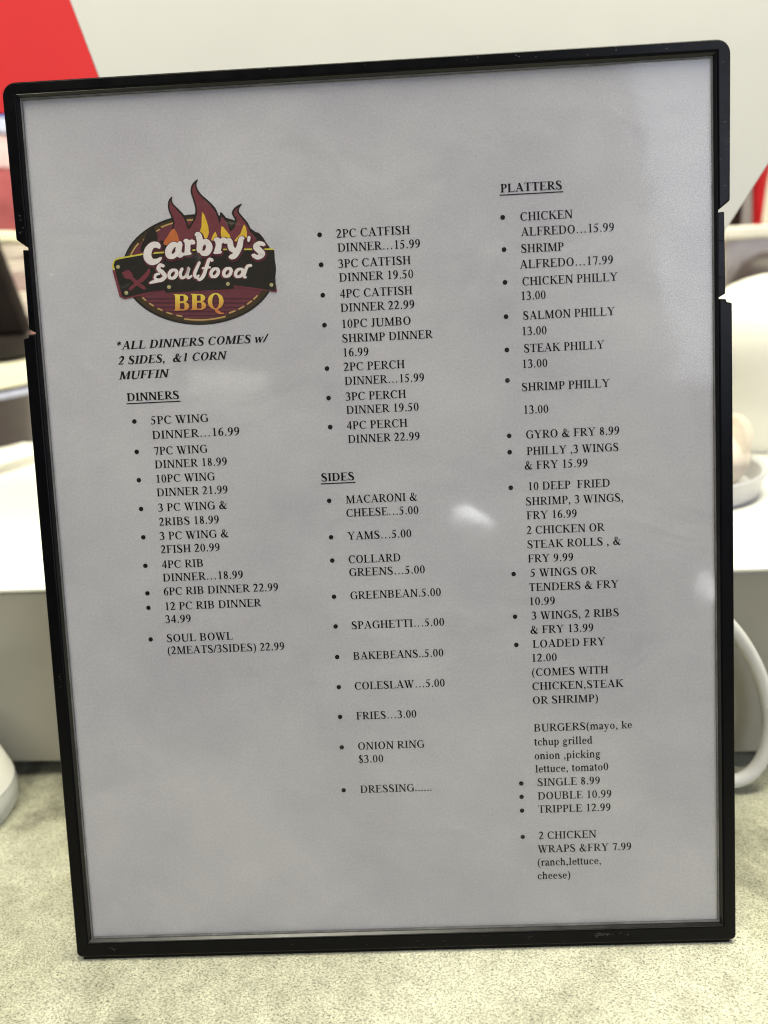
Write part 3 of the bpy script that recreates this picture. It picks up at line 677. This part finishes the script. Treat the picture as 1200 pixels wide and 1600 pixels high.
def ell(cx, cy, rx, ry, n=72, a0=0, a1=360):
    return [(cx+rx*math.cos(math.radians(a0+(a1-a0)*i/n)), cy+ry*math.sin(math.radians(a0+(a1-a0)*i/n))) for i in range(n+(a1-a0 < 360))]
CX, CY = 585, 588
logo = lpoly('logo', [ell(CX, CY, 437, 314)], K['black'], sheet, 0.05)
lpoly('oval_ring', [ell(CX, CY, 424, 301)], K['ring'], logo, 0.065)
lpoly('oval_field', [ell(CX, CY, 396, 277)], K['maroon'], logo, 0.08)
def arcband(a0, a1, rx, ry, w): 
    return ell(CX, CY, rx, ry, 14, a0, a1)+ell(CX, CY, rx-w, ry-w, 14, a0, a1)[::-1]
lpoly('gold_line', [arcband(192, 212, 409, 288, 9), arcband(217, 236, 400, 280, 8), arcband(238, 282, 408, 288, 9), arcband(300, 322, 400, 281, 8), arcband(325, 345, 408, 288, 8),
                    arcband(68, 102, 412, 290, 9)]+[arcband(a, a+5, 398, 278, 9) for a in (104, 113, 122, 131, 140, 149)]+[arcband(a, a+6, 398, 278, 9) for a in (58, 49, 40, 32)], K['gold'], logo, 0.095)
# siding stripes of the lower half
def chord(y, inset=0): return 396*math.sqrt(max(0, 1-((y-CY)/277.0)**2))-inset
lpoly('stripe', [[(CX-chord(y+9, 6), y+9), (CX-chord(y, 6), y), (CX+chord(y, 6), y), (CX+chord(y+9, 6), y+9)] for y in (748, 772, 797, 822, 844)], K['plum'], logo, 0.095)
lpoly('dark_band', [[(290, 385), (330, 350), (352, 420), (300, 470), (250, 480)], [(900, 380), (930, 385), (965, 440), (920, 440)]], K['black'], logo, 0.10, 3)
# flames
fl = [(300, 470), (390, 415), (425, 370), (438, 325), (428, 290), (412, 250), (410, 212), (418, 190), (435, 174), (433, 196), (444, 220), (475, 250), (502, 280), (518, 312), (527, 338), (545, 318), (560, 285), (565, 248), (552, 195), (538, 150),
      (543, 115), (560, 92), (580, 80), (572, 102), (576, 130), (600, 165), (640, 200), (678, 240), (700, 285), (708, 262), (735, 290), (755, 318), (768, 345), (785, 322), (786, 300), (770, 270), (780, 245), (800, 228), (828, 217), (812, 242), (812, 264), (835, 292), (862, 325), (880, 365), (893, 410), (905, 455)]
lpoly('flame_outline', [smooth(fl[:-1], 3)+[(905, 470), (300, 480)]], K['black'], logo, 0.11)
fi = [(395, 430), (432, 378), (448, 325), (438, 288), (421, 250), (420, 215), (424, 200), (436, 224), (468, 258), (494, 288), (510, 322), (526, 360), (550, 330), (570, 290), (575, 248), (562, 195), (548, 150), (552, 120), (562, 106), (568, 136), (592, 172), (632, 208), (668, 248), (690, 292), (702, 330), (712, 290), (730, 305), (748, 335), (765, 372), (795, 330), (797, 300), (781, 270), (790, 251), (806, 238), (802, 264), (826, 298), (852, 330), (870, 370), (878, 430)]
lpoly('flame', [smooth(fi, 3)], K['flame'], logo, 0.125)
lpoly('flame_tongue', [[(385, 445), (410, 395), (440, 355), (462, 385), (470, 445)]], K['orange'], logo, 0.14, 3)
lpoly('flame_tongue', [[(578, 400), (600, 345), (603, 262), (628, 310), (642, 380), (620, 420), (590, 425)], [(655, 420), (678, 372), (692, 425)], [(712, 342), (740, 368), (768, 412), (716, 420)], [(785, 425), (820, 385), (840, 332), (856, 375), (848, 425)]], K['yellow'], logo, 0.14, 2)
# hanging board
def board(d, sy=0):
    return [(100-d, 560), (108-d*.7, 536-d*.7), (130, 528-d), (275, 502-d), (600, 478-d), (1008, 476-d), (1012+d, 480), (1022+d, 700), (1018+d, 708+d), (900, 690+d), (785, 676+d), (783, 694+d), (395, 718+d), (388, 702+d), (285, 718+d), (165, 746+d), (146-d*.6, 738+d*.6)]
lpoly('board_edge', [[(x, y) for x, y in board(9) if True][:6]+[(1008, 520), (560, 560), (120, 600), (91, 580)]], K['lime'], logo, 0.145)
lpoly('board_edge', [[(92, 590), (132, 742), (160, 756), (290, 727), (390, 700), (390, 640), (120, 590)], [(390, 714), (600, 690), (785, 684), (960, 704), (1022, 716), (1030, 708), (1015, 640), (390, 640)]], K['rose'], logo, 0.1475)
lpoly('board', [board(0)], K['black'], logo, 0.16)
lpoly('rivet', [ell(x, y, 11, 11, 12) for x, y in ((125, 571), (171, 719), (415, 686), (750, 668), (997, 673))], K['brass'], logo, 0.175)
lstroke('fork', [[(188, 620, 12), (228, 660, 13), (276, 694, 12)], [(150, 604, 6), (172, 622, 7), (190, 632, 8)], [(162, 598, 6), (180, 612, 7), (194, 626, 8)], [(176, 592, 6), (192, 604, 7), (204, 624, 8)], [(158, 622, 7), (182, 634, 9), (204, 626, 8)]], K['rose'], logo, 0.175)
lstroke('knife', [[(303, 583, 5), (292, 610, 18), (262, 642, 22), (235, 662, 14), (190, 700, 11)]], K['rose'], logo, 0.18)
CAR = [[(362, 464, 16), (350, 449, 34), (322, 449, 36), (298, 480, 46), (295, 518, 48), (318, 543, 40), (350, 538, 26), (372, 520, 10)],
       [(470, 452, 18), (440, 447, 34), (415, 478, 40), (418, 508, 36), (445, 510, 26), (472, 480, 22)], [(478, 440, 34), (470, 480, 36), (478, 506, 30), (500, 497, 12)],
       [(502, 426, 14), (518, 428, 28), (522, 460, 32), (520, 494, 32)], [(502, 500, 12), (540, 496, 12)], [(527, 452, 16), (542, 430, 24), (556, 436, 26)],
       [(566, 392, 12), (582, 392, 34), (592, 430, 36), (588, 480, 34)], [(595, 450, 22), (625, 428, 30), (645, 458, 38), (630, 492, 36), (600, 494, 24)],
       [(674, 422, 14), (690, 420, 30), (698, 450, 34), (690, 486, 36)], [(672, 492, 14), (712, 488, 14)], [(700, 445, 18), (722, 420, 28), (740, 430, 30)],
       [(744, 424, 16), (760, 426, 30), (768, 465, 34), (788, 480, 28)], [(840, 412, 14), (825, 415, 28), (815, 460, 34), (788, 508, 34), (764, 516, 26)],
       [(870, 403, 17), (866, 428, 11)],
       [(956, 448, 18), (930, 440, 26), (908, 458, 34), (928, 480, 36), (944, 500, 34), (920, 518, 26), (892, 506, 22)]]
lstroke('lettering_shadow', CAR, K['shadow'], logo, 0.185, 15, 2, 5)
lstroke('lettering', CAR, K['white'], logo, 0.30, -3)
def ring(cx, cy, rx, ry, w, sl=6): return [(cx+rx*math.cos(a*math.pi/6)-sl*math.sin(a*math.pi/6), cy+ry*math.sin(a*math.pi/6), w*(1.25 if a in (4, 5, 6, 7, 8, 10, 11, 0, 12, 1, 2) else 0.8)) for a in range(13)]
SOU = [[(388, 568, 15), (366, 562, 20), (356, 584, 22), (380, 604, 24), (392, 628, 24), (366, 648, 22), (338, 640, 15), (340, 618, 12), (362, 610, 10)], [(356, 652, 14), (330, 656, 18), (305, 664, 7)],
       ring(438, 613, 21, 24, 15), [(492, 580, 16), (480, 612, 18), (490, 634, 16), (512, 622, 10), (530, 576, 16), (520, 618, 17), (528, 634, 13), (548, 620, 7)],
       [(590, 545, 15), (574, 580, 18), (562, 612, 18), (570, 632, 14), (588, 618, 7)], [(664, 536, 17), (645, 530, 18), (630, 570, 20), (612, 622, 20), (590, 644, 16), (578, 634, 10)], [(605, 580, 9), (652, 574, 9)],
       ring(676, 605, 20, 23, 15), ring(748, 603, 20, 23, 15), ring(815, 606, 20, 22, 14), [(884, 564, 15), (862, 568, 16), (848, 600, 18), (842, 626, 15), (856, 632, 8)]]
lstroke('script_shadow', SOU, K['rose'], logo, 0.185, 2, -6, 2)
lstroke('script_lettering', SOU, K['white'], logo, 0.30, -4)
def slab(letters, z, mat, name, grow=0.0, dx=0, dy=0):
    V = []; F = []
    for ch, x0, x1, yb, yt in letters:
        g = glyph(ch, 85+grow); xs = [v[0] for v in g.v if v[1] > -30]; lo, hi = min(xs), max(xs); b = len(V)
        sc = (yb-yt)/662.0
        for gx, gy, k in g.v: V.append(lg(x0+(gx-lo)*(x1-x0)/(hi-lo)+dx, yb-gy*sc+dy, k*0.3, z))
        F += [tuple(i+b for i in q) for q in g.f]
    return link(name, V, F, mat, logo)
BBQ = [('B', 443, 530, 820, 728), ('B', 540, 627, 816, 726), ('Q', 636, 726, 812, 722)]
slab(BBQ, 0.12, K['plum'], 'lettering_shadow', 50, 4, 6)
slab(BBQ, 0.18, K['fade'], 'slab_lettering')

# ---------------------------------------------------------------------------
# Things behind the menu
# ---------------------------------------------------------------------------
# red and white display card leaning back on its stand
TH = math.radians(18.0)
card = empty('display_card', (0, 113*MM, CT*MM+0.0004), (math.radians(90)-TH, 0, 0))
tag(card, 'large white display card with a red left side standing behind the menu', 'display card')
def ln(h): return -121.0-(h-220.9)*0.332
def bot(x): return 208.9-0.2336*(x+163.0)
prism('white_panel', [(ln(bot(-113.6)), bot(-113.6)), (150.0, bot(150.0)), (171.2, 166.0), (214, 226), (240, 262), (240, 330), (ln(330), 330)], -1.2, 0.0, M['card'], card, 0.3, 2)
prism('red_panel', [(-163.0, 208.9), (ln(bot(-113.6))-0.1, bot(-113.6)), (ln(330)-0.1, 330), (-290, 330), (-290, 214)], -1.2, 0.0, M['red'], card, 0.3, 2)
prism('back_panel', [(-70, 0), (70, 0), (85, 300), (-85, 300)], -4.2, -1.4, M['card'], card, 0.3, 2)

def at(x, y): return (x*MM, y*MM, CT*MM+0.0003)
# left group
t = empty('squeeze_bottle', at(-388, 592)); tag(t, 'tall faded red bottle with a blue cap at far left', 'bottle')
lathe('body', [(56, 0), (60, 4), (60, 215), (58, 236), (53, 255)], M['pinkred'], t)
lathe('label_band', [(60.4, 226), (58.8, 237), (53.6, 254.8)], M['palepink'], t, close=True)
lathe('cap_skirt', [(53.5, 255), (57, 257), (57, 267), (56, 268.4)], M['paleblue'], t)
lathe('cap', [(53.5, 268.6), (57, 270), (56, 280), (52, 283), (24, 284), (10, 300), (0.01, 301)], M['blue'], t)
t = empty('cup_stack', at(-347, 460)); tag(t, 'stack of hazy clear plastic cups with ridged rims at left', 'cups')
for i in range(12):
    z = 12+i*12.0; r = 36+i*1.7
    lathe('cup', [(r-4.0, z), (r, z+9.3), (r+1.8, z+10.1), (r+2.1, z+11.2), (r+0.6, z+11.6), (r-1.4, z+10.6)], M['cup'] if i % 3 else M['palepink'], t, 48, close=True)
lathe('cup_base', [(30, 0), (33, 1), (35, 13), (32, 13)], M['cup'], t, 48)
lathe('lid', [(57.5, 157), (60.5, 158), (61, 163), (58, 165), (0.01, 166)], M['cream'], t, 48)
t = empty('slanted_dispenser', at(-333, 400)); tag(t, 'dark brown slanted dispenser at the left edge in front of the cups', 'dispenser')
lathe('base', [(42, 0), (44.5, 2), (51, 46), (52.5, 48), (50, 50.5)], M['mauve'], t, 48)
lathe('rim_glint', [(52.8, 44), (53.6, 45), (53.6, 48), (52.8, 49)], M['paleblue'], t, 48, close=True)  # pale blue ring colours in the bluish glint on the base rim
lathe('collar', [(50, 50.7), (54, 52), (55.5, 66), (54, 70), (40, 71)], M['cream'], t, 48)
lathe('neck', [(50, 71.2), (56, 74), (57, 86), (50, 88)], M['brown'], t, 48)
o = prism('housing', [(-50, 88.2), (56.5, 88.2), (57, 92), (46.8, 142), (22, 262), (-50, 262)], -13, -1, M['brown'], t, 3, 3); o.rotation_euler = (math.radians(90), 0, 0)
t = empty('napkin_pile', (-309*MM, 349*MM, CT*MM+0.0003), (0, 0, math.radians(-24))); tag(t, 'small pile of folded white napkins on the cabinet at left', 'napkins')
for i in range(4):
    o = box('napkin', -46+i*1.1, 44+i*0.7, -52+i, 46-i*0.6, i*1.9, i*1.9+1.6, M['napkin'], t, 0.7, 2); o.rotation_euler = (0, 0, math.radians(1.5*i))
# right group
t = empty('steel_rack', at(350, 498)); tag(t, 'grey steel box with a pale rim behind the white dome at right', 'steel box')
box('body', -71, 120, -18, 90, 0, 130, M['steel'], t, 2, 3)
box('rim', -74, 123, -21, 93, 130.2, 140.4, M['pale'], t, 2.2, 3)
t = empty('sauce_pot', at(298, 430)); tag(t, 'dark brown pot between the steel box and the white dome', 'pot')
lathe('pot_body', [(26, 0), (30, 4), (34, 60), (31, 98), (24, 112), (12, 119), (0.01, 120)], M['mauve'], t)
t = empty('red_cup', (352*MM, 512*MM, (CT+140.8)*MM)); tag(t, 'bright red cup with a white curved stripe at the right edge', 'cup')
lathe('cup_wall', [(34, 0), (37, 1), (46, 108), (48, 111), (48, 114)], M['deepred'], t)
vs = []; fs = []
for i in range(25):
    f_ = i/24.0; z = 1+f_*106; r = 37.0+9.0*f_+0.35; a = math.radians(196+18*f_+26*f_*f_)
    for w in (0, 13+2*f_): vs.append((r*math.cos(a+math.radians(w))*MM, r*math.sin(a+math.radians(w))*MM, z*MM))
for i in range(24): fs.append((2*i, 2*i+1, 2*i+3, 2*i+2))
link('curved_stripe', vs, fs, M['pale'], t, smooth=True)
t = empty('dark_jar', (293*MM, 540*MM, (CT+140.8)*MM)); tag(t, 'small dark brown jar left of the red cup', 'jar')
lathe('jar_body', [(17, 0), (20, 2), (20, 38), (12, 52)], M['brown'], t, 40)
lathe('jar_lid', [(12.4, 52.2), (13, 53), (13, 60), (0.01, 61)], M['brown'], t, 40)
t = empty('white_dome', at(255, 330)); tag(t, 'large glossy white dome standing on the cabinet at right', 'dome')
lathe('dome_shell', [(57, 0), (59, 3), (60, 30)]+[(60*math.cos(math.radians(a)), 47+60*math.sin(math.radians(a))) for a in range(0, 90, 9)]+[(0.01, 107)], M['white'], t)
t = empty('foam_tray', at(151, 210)); tag(t, 'shallow round white tray holding a pale bread roll', 'tray')
lathe('tray_wall', [(43, 0), (46, 1.0), (49, 12), (50, 13), (49.4, 13.8), (46.5, 12.8), (43, 4), (0.01, 3.4)], M['foamgrey'], t)
rl = empty('bread_roll', (152*MM, 210*MM, (CT+5.2)*MM)); tag(rl, 'pale beige bread roll lying in the round tray', 'bread roll')
def blob(name, r, loc, sc, mat, par, seed, amp=0.12):
    bm = bmesh.new(); bmesh.ops.create_icosphere(bm, subdivisions=4, radius=r*MM); rr = random.Random(seed); ph = [rr.uniform(0, 6) for _ in range(6)]
    for v in bm.verts:
        n = v.co.normalized(); d = 1+amp*(math.sin(3*n.x+ph[0])+math.sin(4*n.y+ph[1])+math.sin(3.5*n.z+ph[2]))/3+amp*0.5*math.sin(8*n.x+5*n.y+ph[3])
        v.co = Vector((v.co.x*sc[0], v.co.y*sc[1], v.co.z*sc[2]))*d+Vector(loc)*MM
        if v.co.z < 0: v.co.z *= 0.1
    return from_bm(name, bm, mat, par, True)
blob('crust', 33, (0, 0, 15), (1.12, 1.05, 0.74), M['bread'], rl, 3)
blob('fold', 11, (30, -10, 24), (0.6, 1.2, 1.1), M['bread'], rl, 5)

# white cable hanging in a loop in front of the cabinet
cb = tube('white_cable', [(60, 62, 3.4), (100, 66, 3.3), (132, 74, 4.2), (145, 75, 6.5), (152, 76, 15), (154.3, 78, 30), (151.5, 80, 46), (145.5, 80, 60), (137, 80, 73), (126, 80, 84), (108, 77, 90), (84, 76, 92), (40, 78, 92), (-20, 80, 88), (-60, 82, 60), (-66, 82, 20), (-50, 80, 3.4), (-10, 78, 3.3)], 2.85, M['cable'])
tag(cb, 'thick white cable looping down onto the countertop at right of menu', 'cable')

# clear tub at the lower left edge
t = empty('clear_jar', (-198*MM, 74*MM, 0.0003)); tag(t, 'clear plastic jar with a white label at the lower left edge', 'jar')
JR = 30.0
lathe('jar_wall', [(JR-8, 0), (JR-2.5, 0.8), (JR, 5), (JR-0.4, 12), (JR-4, 24), (JR-9, 38), (JR-13, 50), (JR-13, 56), (JR-14, 56), (JR-14.4, 49), (JR-10.4, 37), (JR-5.4, 24), (JR-1.8, 12), (JR-1.6, 6), (JR-4, 3), (0.01, 2.6)], M['clear'], t, close=True)
lathe('contents', [(JR-5, 3.2), (JR-2.4, 6), (JR-2.4, 11), (JR-4.0, 16), (JR-6.4, 24), (0.01, 25)], M['foam'], t)
def wall_r(z, off): return (JR-0.4 if z < 12 else JR-0.4-(z-12)*0.30 if z < 24 else JR-4-(z-24)*0.357)+off
def label_patch(name, a0, a1, z0, z1, off, mat, n=20):
    vs = []; fs = []
    for i in range(n+1):
        a = math.radians(a0+(a1-a0)*i/n)
        for z, rr in ((z0, wall_r(z0, off)), ((z0+z1)/2, wall_r((z0+z1)/2, off)), (z1, wall_r(z1, off))): vs.append((rr*math.cos(a)*MM, rr*math.sin(a)*MM, z*MM))
    for i in range(n):
        for q in (0, 1): fs.append((3*i+q, 3*i+q+1, 3*i+q+4, 3*i+q+3))
    return link(name, vs, fs, mat, t, smooth=True)
label_patch('jar_label', -120, 40, 14, 34, 0.35, M['napkin'])
for a, w, z in [(-18, 22, 30), (-20, 16, 27.2), (-16, 24, 24.4)]:
    label_patch('print_line', a-w/2, a+w/2, z, z+0.9, 0.5, M['brown'], 8)
lathe('jar_cap', [(JR-12.4, 50), (JR-11, 51), (JR-11, 60), (JR-13, 62), (0.01, 62.3)], M['white'], t)
